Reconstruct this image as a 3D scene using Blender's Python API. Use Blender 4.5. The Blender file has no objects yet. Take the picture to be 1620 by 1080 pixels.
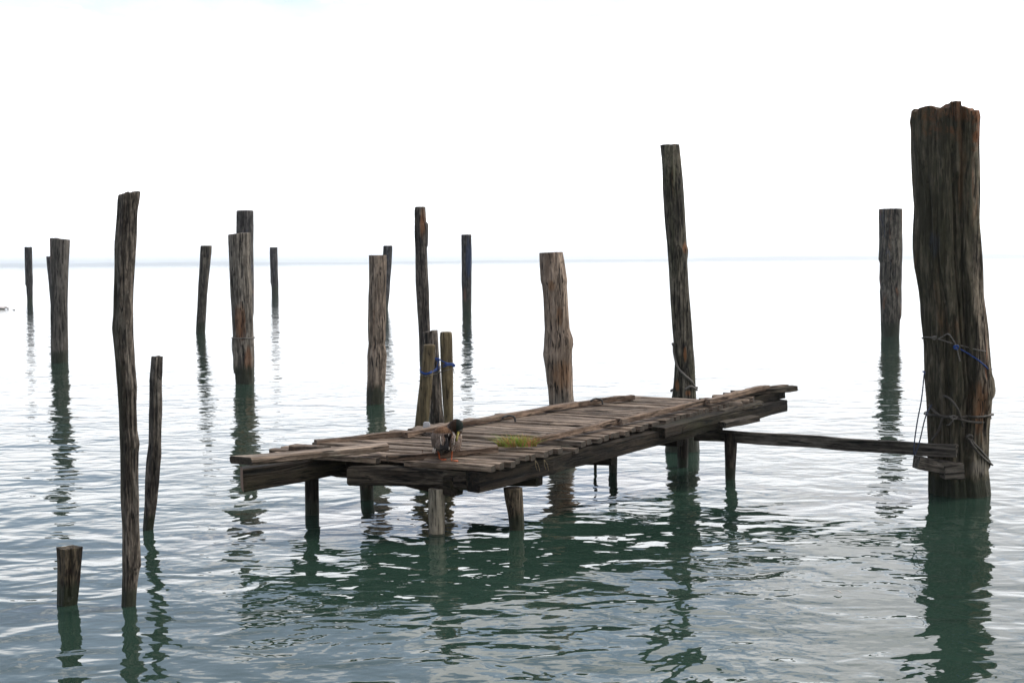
import bpy, bmesh, math, random
from mathutils import Vector, Matrix, noise
random.seed(7)
R = math.radians
scene = bpy.context.scene
C = scene.collection

# ------------------------------------------------------------------ camera
H = 2.0
F = 2250.0                      # focal length in pixels of the 1620 px wide photograph
cam_d = bpy.data.cameras.new('camera')
cam = bpy.data.objects.new('camera', cam_d)
C.objects.link(cam)
cam_d.sensor_width = 36.0
cam_d.lens = 50.0
cam_d.clip_start = 0.1
cam_d.clip_end = 30000
PITCH = math.atan(125.0 / F)
ROLL = R(0.5)
cam.matrix_world = Matrix.Translation((0, 0, H)) @ Matrix.Rotation(R(90) - PITCH, 4, 'X') @ Matrix.Rotation(-ROLL, 4, 'Z')
scene.camera = cam
CM = cam.matrix_world.to_3x3()

# ------------------------------------------------------------------ sky, sun, exposure
SUN_EL, SUN_AZ = 48.0, 62.0     # azimuth from +Y (view direction) towards +X
world = bpy.data.worlds.new('World')
scene.world = world
world.use_nodes = True
wn = world.node_tree
wn.nodes.clear()


class NT:
    """small helper for building node trees"""
    def __init__(s, tree):
        s.t = tree

    def n(s, typ, ins=None, **props):
        nd = s.t.nodes.new(typ)
        for k, v in props.items():
            setattr(nd, k, v)
        for k, v in (ins or {}).items():
            if hasattr(v, 'is_linked') or isinstance(v, bpy.types.NodeSocket):
                s.t.links.new(v, nd.inputs[k])
            else:
                nd.inputs[k].default_value = v
        return nd

    def math(s, op, a, b=0.0, c=0.0, clamp=False):
        nd = s.n('ShaderNodeMath', {0: a, 1: b, 2: c}, operation=op)
        nd.use_clamp = clamp
        return nd.outputs[0]

    def mix(s, f, a, b, blend='MIX'):
        nd = s.t.nodes.new('ShaderNodeMix')
        nd.data_type = 'RGBA'
        nd.blend_type = blend
        for sock, v in ((nd.inputs[0], f), (nd.inputs[6], a), (nd.inputs[7], b)):
            if isinstance(v, bpy.types.NodeSocket):
                s.t.links.new(v, sock)
            else:
                sock.default_value = v if not isinstance(v, tuple) or len(v) == 4 else (*v, 1)
        return nd.outputs[2]

    def ramp(s, f, stops, interp='LINEAR'):
        nd = s.n('ShaderNodeValToRGB', {0: f})
        cr = nd.color_ramp
        cr.interpolation = interp
        while len(cr.elements) < len(stops):
            cr.elements.new(0.5)
        for e, (p, c) in zip(cr.elements, stops):
            e.position = p
            e.color = (c, c, c, 1) if isinstance(c, (int, float)) else (*c, 1)
        return nd.outputs[0]

    def smooth(s, v, lo, hi, a=0.0, b=1.0):
        nd = s.n('ShaderNodeMapRange', {0: v, 1: lo, 2: hi, 3: a, 4: b}, interpolation_type='SMOOTHSTEP')
        return nd.outputs[0]

    def noise(s, vec, scale, detail=2.0, rough=0.5, dist=0.0):
        return s.n('ShaderNodeTexNoise', {'Vector': vec, 'Scale': scale, 'Detail': detail, 'Roughness': rough, 'Distortion': dist}).outputs[0]

    def mapping(s, vec, scale, loc=(0, 0, 0)):
        return s.n('ShaderNodeMapping', {'Vector': vec, 'Scale': scale, 'Location': loc}).outputs[0]


w = NT(wn)
sky = w.n('ShaderNodeTexSky', sky_type='NISHITA', sun_disc=False, sun_elevation=R(SUN_EL), sun_rotation=R(SUN_AZ))
sky.air_density = 1.0
sky.dust_density = 0.4
sky.ozone_density = 4.0
tc = w.n('ShaderNodeTexCoord')
sep = w.n('ShaderNodeSeparateXYZ', {0: tc.outputs['Generated']})
zz = w.math('ADD', w.math('MAXIMUM', sep.outputs[2], 0.0), 0.10)
px = w.math('DIVIDE', sep.outputs[0], zz)
py = w.math('DIVIDE', sep.outputs[1], zz)
pl = w.n('ShaderNodeCombineXYZ', {0: px, 1: py, 2: 0.0}).outputs[0]
n1 = w.noise(pl, 2.3, 8.0, 0.6, 0.5)
n2 = w.noise(w.mapping(pl, (1, 1, 1), (7.3, 2.1, 0)), 2.6, 6.0, 0.6, 0.2)
gap = w.smooth(w.math('SUBTRACT', n1, w.math('MULTIPLY', sep.outputs[0], 0.20)), 0.44, 0.515)                          # 1 = blue gap
low = w.smooth(sep.outputs[2], 0.10, 0.21)              # closed cloud towards the horizon
gap = w.math('MULTIPLY', gap, low)
cl = w.ramp(n2, [(0.34, (7.8, 7.8, 8.3)), (0.47, (9.8, 9.7, 10.0)), (0.66, (11.6, 11.4, 11.4))])
white = w.mix(w.smooth(sep.outputs[2], 0.03, 0.22), (13.2, 13.4, 13.8), cl)
col = w.mix(w.math('MULTIPLY', gap, 0.74), white, sky.outputs[0])
sd = w.n('ShaderNodeVectorMath', {0: tc.outputs['Generated'], 1: (0.35, 0.93, 0.10)}, operation='DOT_PRODUCT').outputs['Value']
fw = w.smooth(sd, -1.0, 0.75, 0.62, 1.0)
col = w.mix(1.0, col, w.n('ShaderNodeCombineColor', {0: fw, 1: fw, 2: fw}).outputs[0], 'MULTIPLY')
bg = w.n('ShaderNodeBackground', {0: col, 1: 0.10})
wo = w.n('ShaderNodeOutputWorld', {0: bg.outputs[0]})

sun_d = bpy.data.lights.new('sun', 'SUN')
sun_d.energy = 1.3
sun_d.angle = R(14)
sun_d.color = (1.0, 0.95, 0.88)
sun = bpy.data.objects.new('sun', sun_d)
C.objects.link(sun)
sv = Vector((math.sin(R(SUN_AZ)) * math.cos(R(SUN_EL)), math.cos(R(SUN_AZ)) * math.cos(R(SUN_EL)), math.sin(R(SUN_EL))))
sun.rotation_euler = sv.to_track_quat('Z', 'Y').to_euler()
sun.location = (0, 0, 30)

scene.view_settings.view_transform = 'Standard'
scene.view_settings.look = 'None'
scene.view_settings.exposure = 0.75
scene.view_settings.gamma = 1.0
scene.view_settings.use_curve_mapping = False
scene.cycles.use_denoising = True
scene.cycles.max_bounces = 8
scene.cycles.volume_bounces = 3
scene.cycles.transparent_max_bounces = 12
scene.cycles.caustics_reflective = False
scene.cycles.caustics_refractive = False


# ------------------------------------------------------------------ pixel -> place in the world
def ray(u, v):
    d = CM @ Vector(((u - 810.0) / F, (540.0 - v) / F, -1.0))
    return d


def at_z(u, v, z):
    d = ray(u, v)
    t = (z - H) / d.z
    return Vector((d.x * t, d.y * t, z))


def at_y(u, v, y):
    d = ray(u, v)
    t = y / d.y
    return Vector((d.x * t, y, H + d.z * t))


# ------------------------------------------------------------------ object helpers
def tag(o, label=None, cat=None, group=None, kind=None):
    if label: o['label'] = label
    if cat: o['category'] = cat
    if group: o['group'] = group
    if kind: o['kind'] = kind
    return o


def link(name, me, mat=None, parent=None, loc=None):
    o = bpy.data.objects.new(name, me)
    C.objects.link(o)
    if mat: me.materials.append(mat)
    if parent: o.parent = parent
    if loc is not None: o.location = loc
    return o


def mesh_from(name, vs, fs, mat=None, parent=None, loc=None, smooth=True):
    me = bpy.data.meshes.new(name)
    me.from_pydata([tuple(v) for v in vs], [], fs)
    me.update()
    if smooth:
        me.polygons.foreach_set('use_smooth', [True] * len(me.polygons))
    return link(name, me, mat, parent, loc)


def empty(name, loc):
    o = bpy.data.objects.new(name, None)
    C.objects.link(o)
    o.location = loc
    o.empty_display_size = 0.2
    return o


def tube(pts, rad, seg=8, closed=False):
    """vertices and faces of a tube along pts; rad number or function of fraction"""
    pts = [Vector(p) for p in pts]
    n = len(pts)
    vs, fs = [], []
    up = None
    for i, p in enumerate(pts):
        if closed:
            t = (pts[(i + 1) % n] - pts[i - 1]).normalized()
        else:
            t = (pts[min(i + 1, n - 1)] - pts[max(i - 1, 0)]).normalized()
        if up is None:
            up = t.orthogonal().normalized()
        up = (up - t * up.dot(t))
        up = up.normalized() if up.length > 1e-6 else t.orthogonal().normalized()
        sd = t.cross(up)
        r = rad(i / max(1, n - 1)) if callable(rad) else rad
        for k in range(seg):
            a = 2 * math.pi * k / seg
            vs.append(p + up * math.cos(a) * r + sd * math.sin(a) * r)
    m = n if closed else n - 1
    for i in range(m):
        j = (i + 1) % n
        for k in range(seg):
            l = (k + 1) % seg
            fs.append((i * seg + k, i * seg + l, j * seg + l, j * seg + k))
    if not closed:
        fs.append(tuple(reversed(range(seg))))
        fs.append(tuple((n - 1) * seg + k for k in range(seg)))
    return vs, fs


def smooth_path(pts, n=8):
    """Catmull-Rom through pts"""
    pts = [Vector(p) for p in pts]
    out = []
    for i in range(len(pts) - 1):
        p0 = pts[max(i - 1, 0)]; p1 = pts[i]; p2 = pts[i + 1]; p3 = pts[min(i + 2, len(pts) - 1)]
        for k in range(n):
            t = k / n
            out.append(0.5 * ((2 * p1) + (p2 - p0) * t + (2 * p0 - 5 * p1 + 4 * p2 - p3) * t * t + (3 * p1 - p0 - 3 * p2 + p3) * t ** 3))
    out.append(pts[-1])
    return out


class Geo:
    def __init__(s): s.v = []; s.f = []

    def add(s, vf):
        o = len(s.v)
        s.v += [Vector(p) for p in vf[0]]
        s.f += [tuple(i + o for i in f) for f in vf[1]]
        return s

    def build(s, name, mat, parent=None, origin=None, smooth=True):
        if origin is None: origin = Vector((0, 0, 0))
        return mesh_from(name, [p - Vector(origin) for p in s.v], s.f, mat, parent, origin if parent is None else None, smooth)


# ------------------------------------------------------------------ materials
def new_mat(name):
    m = bpy.data.materials.new(name)
    m.use_nodes = True
    m.node_tree.nodes.clear()
    return m, NT(m.node_tree)


def wood(name, dark, light, axis='Z', accent=None, acc_amt=0.0, blue=0.0, wet=None, pale=0.0, moss=0.0, grain=1.0, vary=0.25, bump=0.012, split=None, toprot=None, rugged=.85, scars=()):
    """weathered timber: streaks along the grain, checks, stains, algae near the water (local z in metres)"""
    m, g = new_mat(name)
    tc = g.n('ShaderNodeTexCoord')
    oi = g.n('ShaderNodeObjectInfo')
    off = g.n('ShaderNodeCombineXYZ', {0: g.math('MULTIPLY', oi.outputs['Random'], 37.0), 1: g.math('MULTIPLY', oi.outputs['Random'], 91.0), 2: g.math('MULTIPLY', oi.outputs['Random'], 53.0)}).outputs[0]
    P = g.n('ShaderNodeVectorMath', {0: tc.outputs['Object'], 1: off}, operation='ADD').outputs[0]
    s = {'Z': (1, 1, .075), 'X': (.055, 1, 1)}[axis]
    s2 = {'Z': (1, 1, .22), 'X': (.22, 1, 1)}[axis]
    G1 = g.mapping(P, s)
    G2 = g.mapping(P, s2)
    streak = g.noise(G1, 38 * grain, 6, 0.62, 0.25)
    fine = g.noise(G1, 130 * grain, 4, 0.65)
    blotch = g.noise(G2, 5.5, 5, 0.6, 0.3)
    t = g.math('ADD', g.math('MULTIPLY', streak, 0.6), g.math('MULTIPLY', blotch, 0.4))
    t = g.smooth(t, 0.40, 0.62)
    c = g.mix(t, dark, light)
    # silvered patches
    if pale:
        pm = g.smooth(g.noise(G2, 9, 5, .6, .4), 0.52, 0.66, 0, pale)
        c = g.mix(pm, c, (0.26, 0.25, 0.235))
    if accent:
        am = g.smooth(g.noise(G2, 3.6, 5, .65, .5), 0.60 - .14 * acc_amt, 0.74 - .12 * acc_amt, 0, min(1, .45 + acc_amt * .5))
        c = g.mix(am, c, accent)
    if toprot:
        zt = g.n('ShaderNodeSeparateXYZ', {0: tc.outputs['Object']}).outputs[2]
        tz = g.math('ADD', zt, g.math('MULTIPLY', g.math('SUBTRACT', g.noise(P, 5.5, 5, .7, .4), .5), 2.2))
        c = g.mix(g.smooth(tz, toprot - .15, toprot + .25, 0, .85), c, (0.17, 0.062, 0.028))
    if blue:
        bm = g.smooth(g.noise(g.mapping(P, s2, (5, 3, 9)), 4.2, 6, .7, .6), 0.58, 0.72, 0, blue)
        c = g.mix(bm, c, (0.012, 0.035, 0.12))
    if moss:
        mm = g.smooth(g.noise(g.mapping(P, s2, (15, 3, 9)), 4.0, 5, .6), 0.44, 0.66, 0, moss)
        c = g.mix(mm, c, (0.028, 0.034, 0.014))
    mott = g.noise(g.mapping(P, {'Z': (1, 1, .45), 'X': (.45, 1, 1)}[axis]), 21 * grain, 6, .7, .6)
    soft = .5 if axis == 'X' else rugged
    mo = g.smooth(mott, .36, .64, 1 - .45 * soft, 1 + .5 * soft)
    c = g.mix(1.0, c, g.n('ShaderNodeCombineColor', {0: mo, 1: mo, 2: mo}).outputs[0], 'MULTIPLY')
    # fine splits that run with the grain
    rdg = g.math('ABSOLUTE', g.math('SUBTRACT', g.noise(G1, 10 * grain, 2, .5, .5), 0.5))
    spl = g.smooth(rdg, .003, .016, 1 - .85 * soft, 1.0)
    c = g.mix(1.0, c, g.n('ShaderNodeCombineColor', {0: spl, 1: spl, 2: spl}).outputs[0], 'MULTIPLY')
    for (sx, sz, rx, rz, sc) in scars:
        xyz = g.n('ShaderNodeSeparateXYZ', {0: tc.outputs['Object']})
        dx = g.math('DIVIDE', g.math('SUBTRACT', xyz.outputs[0], sx), rx)
        dz = g.math('DIVIDE', g.math('SUBTRACT', xyz.outputs[2], sz), rz)
        dd = g.math('ADD', g.math('MULTIPLY', dx, dx), g.math('MULTIPLY', dz, dz))
        dd = g.math('ADD', dd, g.math('MULTIPLY', g.math('SUBTRACT', g.noise(G2, 26 * grain, 4, .65, .5), .5), 2.2))
        frontm = g.smooth(xyz.outputs[1], -.02, .02, 1.0, 0.0)
        mk = g.math('MULTIPLY', g.smooth(dd, .15, 1.35, .68, 0.0), frontm)
        c = g.mix(mk, c, g.mix(streak, tuple(q * .5 for q in sc), tuple(q * 1.3 for q in sc)))
    # dark drying checks
    chk = g.smooth(g.noise(G1, 62 * grain, 3, 0.55, 0.6), 0.36, 0.47, 0.12, 1.0)
    c = g.mix(1.0, c, g.n('ShaderNodeCombineColor', {0: chk, 1: chk, 2: chk}).outputs[0], 'MULTIPLY')
    # left half darkened: side shade painted in, plus moss on the fused trunk
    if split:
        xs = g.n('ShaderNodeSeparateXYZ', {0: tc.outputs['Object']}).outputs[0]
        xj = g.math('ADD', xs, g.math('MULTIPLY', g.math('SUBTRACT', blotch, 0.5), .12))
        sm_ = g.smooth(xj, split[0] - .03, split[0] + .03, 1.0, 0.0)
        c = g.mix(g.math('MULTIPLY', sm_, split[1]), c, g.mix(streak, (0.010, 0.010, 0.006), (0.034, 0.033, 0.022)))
    # each piece a little different
    hv = g.math('ADD', g.math('MULTIPLY', oi.outputs['Random'], 2 * vary), 1 - vary)
    hs = g.n('ShaderNodeHueSaturation', {'Hue': 0.5, 'Saturation': 1.0, 'Value': hv, 'Fac': 1.0, 'Color': c}).outputs[0]
    kk = 1.75 if axis == 'Z' else 1.25
    hs = g.mix(1.0, hs, (1.06 * kk, kk, .90 * kk), 'MULTIPLY')
    rough = 0.86
    if wet is not None:
        z = g.n('ShaderNodeSeparateXYZ', {0: tc.outputs['Object']}).outputs[2]
        zj = g.math('ADD', z, g.math('MULTIPLY', g.math('SUBTRACT', g.noise(G2, 12, 4, .65), 0.5), wet * 1.3))
        wm = g.smooth(zj, wet * .75, wet * 1.35, 1.0, 0.0)
        hs = g.mix(g.math('MULTIPLY', wm, .9), hs, g.mix(blotch, (0.008, 0.011, 0.006), (0.026, 0.034, 0.014)))
        rough = g.math('SUBTRACT', 0.86, g.math('MULTIPLY', wm, 0.3))
    hgt = g.math('ADD', g.math('ADD', g.math('MULTIPLY', streak, 1.0), g.math('MULTIPLY', fine, 0.35)), g.math('ADD', g.math('MULTIPLY', chk, 0.5), g.math('ADD', g.math('MULTIPLY', spl, 0.9), g.math('MULTIPLY', mott, .8))))
    bp = g.n('ShaderNodeBump', {'Strength': 0.9, 'Distance': bump, 'Height': hgt})
    b = g.n('ShaderNodeBsdfPrincipled', {'Base Color': hs, 'Roughness': rough, 'Normal': bp.outputs[0]})
    b.inputs['Specular IOR Level'].default_value = 0.25
    g.n('ShaderNodeOutputMaterial', {0: b.outputs[0]})
    return m


def plain(name, col, rough=0.7, var=0.25, scale=40.0, bump=0.0, metal=0.0, spec=0.4):
    m, g = new_mat(name)
    tc = g.n('ShaderNodeTexCoord')
    n = g.noise(tc.outputs['Object'], scale, 5, .6)
    c = g.mix(g.smooth(n, .3, .7), tuple(x * (1 - var) for x in col), tuple(min(1, x * (1 + var)) for x in col))
    ins = {'Base Color': c, 'Roughness': rough, 'Metallic': metal}
    if bump:
        ins['Normal'] = g.n('ShaderNodeBump', {'Strength': .8, 'Distance': bump, 'Height': n}).outputs[0]
    b = g.n('ShaderNodeBsdfPrincipled', ins)
    b.inputs['Specular IOR Level'].default_value = spec
    g.n('ShaderNodeOutputMaterial', {0: b.outputs[0]})
    return m


def rope_mat(name, col, scale=260.0):
    m, g = new_mat(name)
    tc = g.n('ShaderNodeTexCoord')
    wv = g.n('ShaderNodeTexWave', {'Vector': tc.outputs['Object'], 'Scale': scale / 6.0, 'Distortion': 1.5, 'Detail': 2.0}, bands_direction='DIAGONAL')
    f = wv.outputs['Fac']
    c = g.mix(f, tuple(x * .55 for x in col), tuple(min(1, x * 1.25) for x in col))
    bp = g.n('ShaderNodeBump', {'Strength': .8, 'Distance': .003, 'Height': f})
    b = g.n('ShaderNodeBsdfPrincipled', {'Base Color': c, 'Roughness': .75, 'Normal': bp.outputs[0]})
    g.n('ShaderNodeOutputMaterial', {0: b.outputs[0]})
    return m


# water: a mirror by Fresnel over teal, slightly see-through water
WIND = R(8)
m_water, g = new_mat('lake_water')
tc = g.n('ShaderNodeTexCoord')
P = tc.outputs['Object']
Pm = g.n('ShaderNodeMapping', {'Vector': P, 'Rotation': (0, 0, WIND), 'Scale': (0.78, 1.0, 1.0)}).outputs[0]
Pm2 = g.n('ShaderNodeMapping', {'Vector': P, 'Rotation': (0, 0, -R(17)), 'Scale': (0.85, 1.0, 1.0), 'Location': (31, 17, 0)}).outputs[0]
a1 = g.noise(Pm, 0.75, 1.5, 0.45, 0.4)
a2 = g.noise(Pm2, 2.7, 1.5, 0.5, 0.6)
a3 = g.noise(Pm, 6.5, 1.0, 0.45, 0.5)
a4 = g.noise(Pm2, 17.0, 1.0, 0.5, 0.3)
gust = g.smooth(g.noise(g.mapping(P, (.25, .6, 1)), 0.35, 3, .55), 0.35, 0.65, 0.55, 1.35)
near = g.n('ShaderNodeMapRange', {0: g.n('ShaderNodeSeparateXYZ', {0: P}).outputs[1], 1: 6.5, 2: 15.0, 3: 1.35, 4: 0.72}).outputs[0]
h = g.math('MULTIPLY', g.math('MULTIPLY', a1, 0.045), near)
h = g.math('ADD', h, g.math('MULTIPLY', g.math('MULTIPLY', a2, 0.020), near))
h = g.math('ADD', h, g.math('MULTIPLY', g.math('MULTIPLY', a3, 0.0052), gust))
h = g.math('ADD', h, g.math('MULTIPLY', g.math('MULTIPLY', a4, 0.0009), gust))
bp = g.n('ShaderNodeBump', {'Strength': 1.0, 'Distance': 1.0, 'Height': h})
fr = g.n('ShaderNodeFresnel', {'IOR': 1.333, 'Normal': bp.outputs[0]})
gl = g.n('ShaderNodeBsdfGlossy', {'Color': (1, 1, 1, 1), 'Roughness': 0.015, 'Normal': bp.outputs[0]})
tint = g.mix(g.smooth(g.noise(P, .22, 3, .5), .35, .65), (0.021, 0.044, 0.031), (0.026, 0.054, 0.039))
df = g.n('ShaderNodeBsdfDiffuse', {'Color': tint, 'Roughness': 0.0})
tr = g.n('ShaderNodeBsdfTransparent', {'Color': (0.30, 0.55, 0.48, 1)})
body = g.n('ShaderNodeMixShader', {0: 0.09, 1: df.outputs[0], 2: tr.outputs[0]})
srf = g.n('ShaderNodeMixShader', {0: fr.outputs[0], 1: body.outputs[0], 2: gl.outputs[0]})
g.n('ShaderNodeOutputMaterial', {0: srf.outputs[0]})

# ------------------------------------------------------------------ setting: water, lake bed, far shore
vs = [(-9000, -60, 0), (9000, -60, 0), (9000, 14000, 0), (-9000, 14000, 0)]
tag(mesh_from('lake_water', vs, [(0, 1, 2, 3)], m_water, smooth=False), kind='structure')
m_bed = plain('lake_bed_silt', (0.05, 0.09, 0.07), 1.0, .3, 1.2)
tag(mesh_from('lake_bed', [(x, y, -1.5) for x, y, _ in vs], [(0, 1, 2, 3)], m_bed, smooth=False), kind='structure')

m_shore = plain('shore_woods', (0.05, 0.08, 0.05), 1.0, .5, 0.02)
sv_, sf_ = [], []
NX, NY = 220, 10
for j in range(NY):
    for i in range(NX):
        x = -4200 + 8400 * i / (NX - 1)
        y = 5200 + 1500 * j / (NY - 1) + 250 * noise.noise(Vector((x / 900, 0, 3)))
        side = 0.45 + 0.55 * min(1, (abs(x + 300) / 1700) ** 1.5)
        hh = (20 + 14 * noise.noise(Vector((x / 700.0, 1.7, 0))) + 6 * noise.noise(Vector((x / 130.0, 5.2, j)))) * side
        prof = math.sin(min(1, j / (NY - 1) * 1.0) * math.pi * .5) ** .6
        sv_.append((x, y, -0.6 + hh * prof if j else -0.8))
for j in range(NY - 1):
    for i in range(NX - 1):
        a = j * NX + i
        sf_.append((a, a + 1, a + NX + 1, a + NX))
tag(mesh_from('far_shore', sv_, sf_, m_shore), kind='structure')


# ------------------------------------------------------------------ piles
class Pile:
    pass


def pile(name, rows, base_v, mat, rings=70, seg=48, cracks=(), rough=0.03, lump=0.03, top=None, seed=0, flat=1.0, parent=None,
         depth=None, ztop_override=None, jag=0.0, chamfer=0.12, below=1.2, facet=0, slab=0):
    """rows: (v, u_left, u_right) silhouette read off the photograph, top first; the water line row gives the distance"""
    rows = sorted(rows)
    ub = (rows[-1][1] + rows[-1][2]) / 2
    D = at_z(ub, base_v, 0.0).y if depth is None else depth
    prof = []
    for v, ul, ur in rows:
        a, b = at_y(ul, v, D), at_y(ur, v, D)
        prof.append(((a.z + b.z) / 2, (a.x + b.x) / 2, (b.x - a.x) / 2))
    prof.sort()
    z0 = prof[0][0]
    p = Pile()
    p.prof = prof; p.D = D

    def at(z):
        if z <= prof[0][0]:
            (za, xa, ra), (zb, xb, rb) = prof[0], prof[min(len(prof) - 1, 2)]
            k = (xb - xa) / max(1e-6, zb - za)
            k = max(-.12, min(.12, k))
            return xa + (z - za) * k, ra
        for (za, xa, ra), (zb, xb, rb) in zip(prof, prof[1:]):
            if z <= zb:
                t = (z - za) / max(1e-9, zb - za)
                return xa + (xb - xa) * t, ra + (rb - ra) * t
        return prof[-1][1], prof[-1][2]
    p.at = at
    ztop = prof[-1][0]
    p.ztop = ztop
    X0 = at(0)[0]
    org = Vector((X0, D, 0))
    p.origin = org
    vsl, fsl = [], []
    rmean = sum(q[2] for q in prof) / len(prof)
    zs = [-below, -below * .5, -0.1]
    zb = 0.0
    for i in range(rings):
        zs.append(zb + (ztop - zb) * (i / (rings - 1)))
    S = seed * 13.37

    def rad(z, a, r):
        ca, sa = math.cos(a), math.sin(a)
        k = 1.0
        # long grooves
        k += rough * 1.6 * noise.noise(Vector((ca * 4.2 + S, sa * 4.2, z * .55 / max(.12, rmean * 3))))
        k += rough * 1.1 * noise.noise(Vector((ca * 11 + S, sa * 11, z * 1.4)))
        k += lump * 1.5 * noise.noise(Vector((ca * 1.3 + S, sa * 1.3, z * 1.1 / max(.12, rmean * 3) + S)))
        if facet == 2:
            q = 1 / (abs(ca) + abs(sa))
            k *= q + (1 - q) * .25
        elif facet:
            q = abs(math.cos(a * facet / 2.0 + S))
            k -= .06 * (1 - q)
        if slab:
            u = math.cos(a)
            if math.sin(a) < 0 and -.12 < u < .30:
                zl = slab + .10 * noise.noise(Vector((u * 22, 1, S))) + .04 * noise.noise(Vector((u * 70, 4, S)))
                if z > zl: k += .045 * min(1, (z - zl) / .012)
                if z < zl: k -= .10 * max(0, min(1, (u + .13) / .05)) * max(0, min(1, (.16 - u) / .05)) * min(1, (zl - z) / .05 + .4)
            if math.sin(a) < 0 and u > .16: k += .035 * min(1, (u - .16) / .06) * (1 - max(0, u - .6) / .4)
        for cr in cracks:
            u0, u1, dp, wd, f0, f1 = cr
            fz = z / ztop
            if fz < f0 or fz > f1: continue
            fade = min(1, (fz - f0) / .06, (f1 - fz) / .04 if f1 < 1 else 1)
            u = u0 + (u1 - u0) * (1 - fz) + .05 * noise.noise(Vector((z * 2.2, S, u0 * 9)))
            ac = -math.pi / 2 + math.asin(max(-1, min(1, u)))
            d = (a - ac + math.pi) % (2 * math.pi) - math.pi
            k -= dp * fade * math.exp(-(d / wd) ** 2)
        return r * k
    p.rad = rad
    for zi, z in enumerate(zs):
        cx, r = at(z)
        for s_ in range(seg):
            a = 2 * math.pi * s_ / seg
            rr = rad(z, a, r)
            zz_ = z
            if zi == len(zs) - 1:
                zz_ = z
            x = cx + math.cos(a) * rr
            y = math.sin(a) * rr * flat
            f = max(0, (z - (ztop - rmean * 1.0)) / (rmean * 1.0))
            if jag and f > 0:
                zz_ += jag * f * noise.noise(Vector((math.cos(a) * 1.9 + S, math.sin(a) * 1.9, 7.7)))
                zz_ += jag * .3 * f * noise.noise(Vector((math.cos(a) * 5 + S, math.sin(a) * 5, 2.7)))
            if slab and f > 0:
                ce = math.floor((a + .08 * noise.noise(Vector((z * 6, S, 1)))) * 2.1 + .35)
                zz_ += .055 * f * f * (random.Random(int(ce) + 5).random() - .95)
            if top and f > 0:
                zz_ += top * f * (x - cx) / max(r, 1e-6)
            vsl.append(Vector((x - X0, y, zz_)))
    n = len(zs)
    for i in range(n - 1):
        for s_ in range(seg):
            t = (s_ + 1) % seg
            fsl.append((i * seg + s_, i * seg + t, (i + 1) * seg + t, (i + 1) * seg + s_))
    # top: bevelled rim, then rings towards the heart
    last = (n - 1) * seg
    cx, r = at(ztop)
    cc = Vector((cx - X0, 0, 0))
    prev = last
    for q, (k, dz) in enumerate(((1 - chamfer * .45, chamfer * .35), (1 - chamfer, chamfer * .5), (.6, chamfer * .5), (.25, chamfer * .45))):
        st = len(vsl)
        for s_ in range(seg):
            b = vsl[last + s_]
            v2 = Vector((cc.x + (b.x - cc.x) * k, b.y * k, b.z + r * dz))
            if jag and q > 1:
                v2.z -= jag * .5 * abs(noise.noise(Vector((v2.x * 20, v2.y * 20, S))))
            vsl.append(v2)
        for s_ in range(seg):
            t = (s_ + 1) % seg
            fsl.append((prev + s_, prev + t, st + t, st + s_))
        prev = st
    fsl.append(tuple(prev + s_ for s_ in range(seg)))
    if parent is not None:
        par_loc = parent.location
        o = mesh_from(name, vsl, fsl, mat, parent, org - par_loc)
    else:
        o = mesh_from(name, vsl, fsl, mat, None, org)
    p.obj = o

    def front(u, v, off=0.01):
        """world point on the camera side of the pile seen at pixel u,v"""
        q = at_y(u, v, D)
        cx, r = at(q.z)
        for _ in range(3):
            dx = max(-.98, min(.98, (q.x - cx) / r))
            a = -math.acos(dx)
            rr = rad(q.z, a, r)
            y = D - math.sqrt(max(0, 1 - dx * dx)) * rr * flat - off
            q = at_y(u, v, y)
            cx, r = at(q.z)
        return q

    def wrap(z0, z1, a0, a1, off, n=40, sag=0.0):
        out = []
        for i in range(n + 1):
            t = i / n
            a = a0 + (a1 - a0) * t
            z = z0 + (z1 - z0) * t - sag * math.sin(math.pi * t)
            cx, r = at(z)
            rr = rad(z, a, r) + off
            out.append(Vector((cx + math.cos(a) * rr, D + math.sin(a) * rr * flat, z)))
        return out
    p.front = front; p.wrap = wrap
    return p


def scar(bu, bv, u, v, du, dv, col_):
    o_ = at_z(bu, bv, 0)
    q = at_y(u, v, o_.y)
    m_ = o_.y / F
    return (q.x - o_.x, q.z, du * m_, dv * m_, col_)


RUST = (.135, .060, .026)
TAN = (.155, .090, .052)
BLUE = (.014, .032, .090)
GP = 'wooden mooring posts standing in the lake'
OR = (0.14, 0.055, 0.022)


def post(label, *a, **k):
    p = pile('mooring_post', *a, **k)
    tag(p.obj, label, 'post', GP)
    return p


# distant and middle posts on the left
wd = wood('wood_far_left', (0.012, 0.012, 0.013), (0.045, 0.043, 0.042), wet=.25, blue=.2, grain=0.35)
post('small distant dark post farthest to the left, notched low on its left side',
     [(391, 38.8, 50.4), (450, 40.2, 51.8), (452, 41.6, 51.6), (476, 43, 51.6)], 476.5, wd, 30, 20, seed=1, rough=.02)
wd = wood('wood_wide_grey', (0.030, 0.029, 0.028), (0.085, 0.080, 0.076), rugged=.4, wet=.22, accent=OR, acc_amt=.1, grain=0.6)
post('wide grey flat topped post in front of a slim dark one at the left',
     [(378, 79, 110), (400, 79.6, 109.3), (420, 80, 108.2), (450, 80.2, 107), (457, 81, 106.6), (500, 80.3, 106.8), (545, 80.6, 107.3), (573, 81.2, 107.6)],
     573.5, wd, 60, 36, cracks=[(-.35, .1, .14, .1, .5, 1.1), (.5, .4, .08, .07, 0, .7)], seed=2, top=-.02, chamfer=.04)
wd = wood('wood_sliver', (0.012, 0.012, 0.014), (0.05, 0.048, 0.05), wet=.2, grain=0.5)
post('slim dark post showing as a sliver behind the wide grey post at the left',
     [(406, 73.5, 88), (455, 78, 93), (505, 82, 97)], 505, wd, 24, 20, seed=3)

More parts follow.
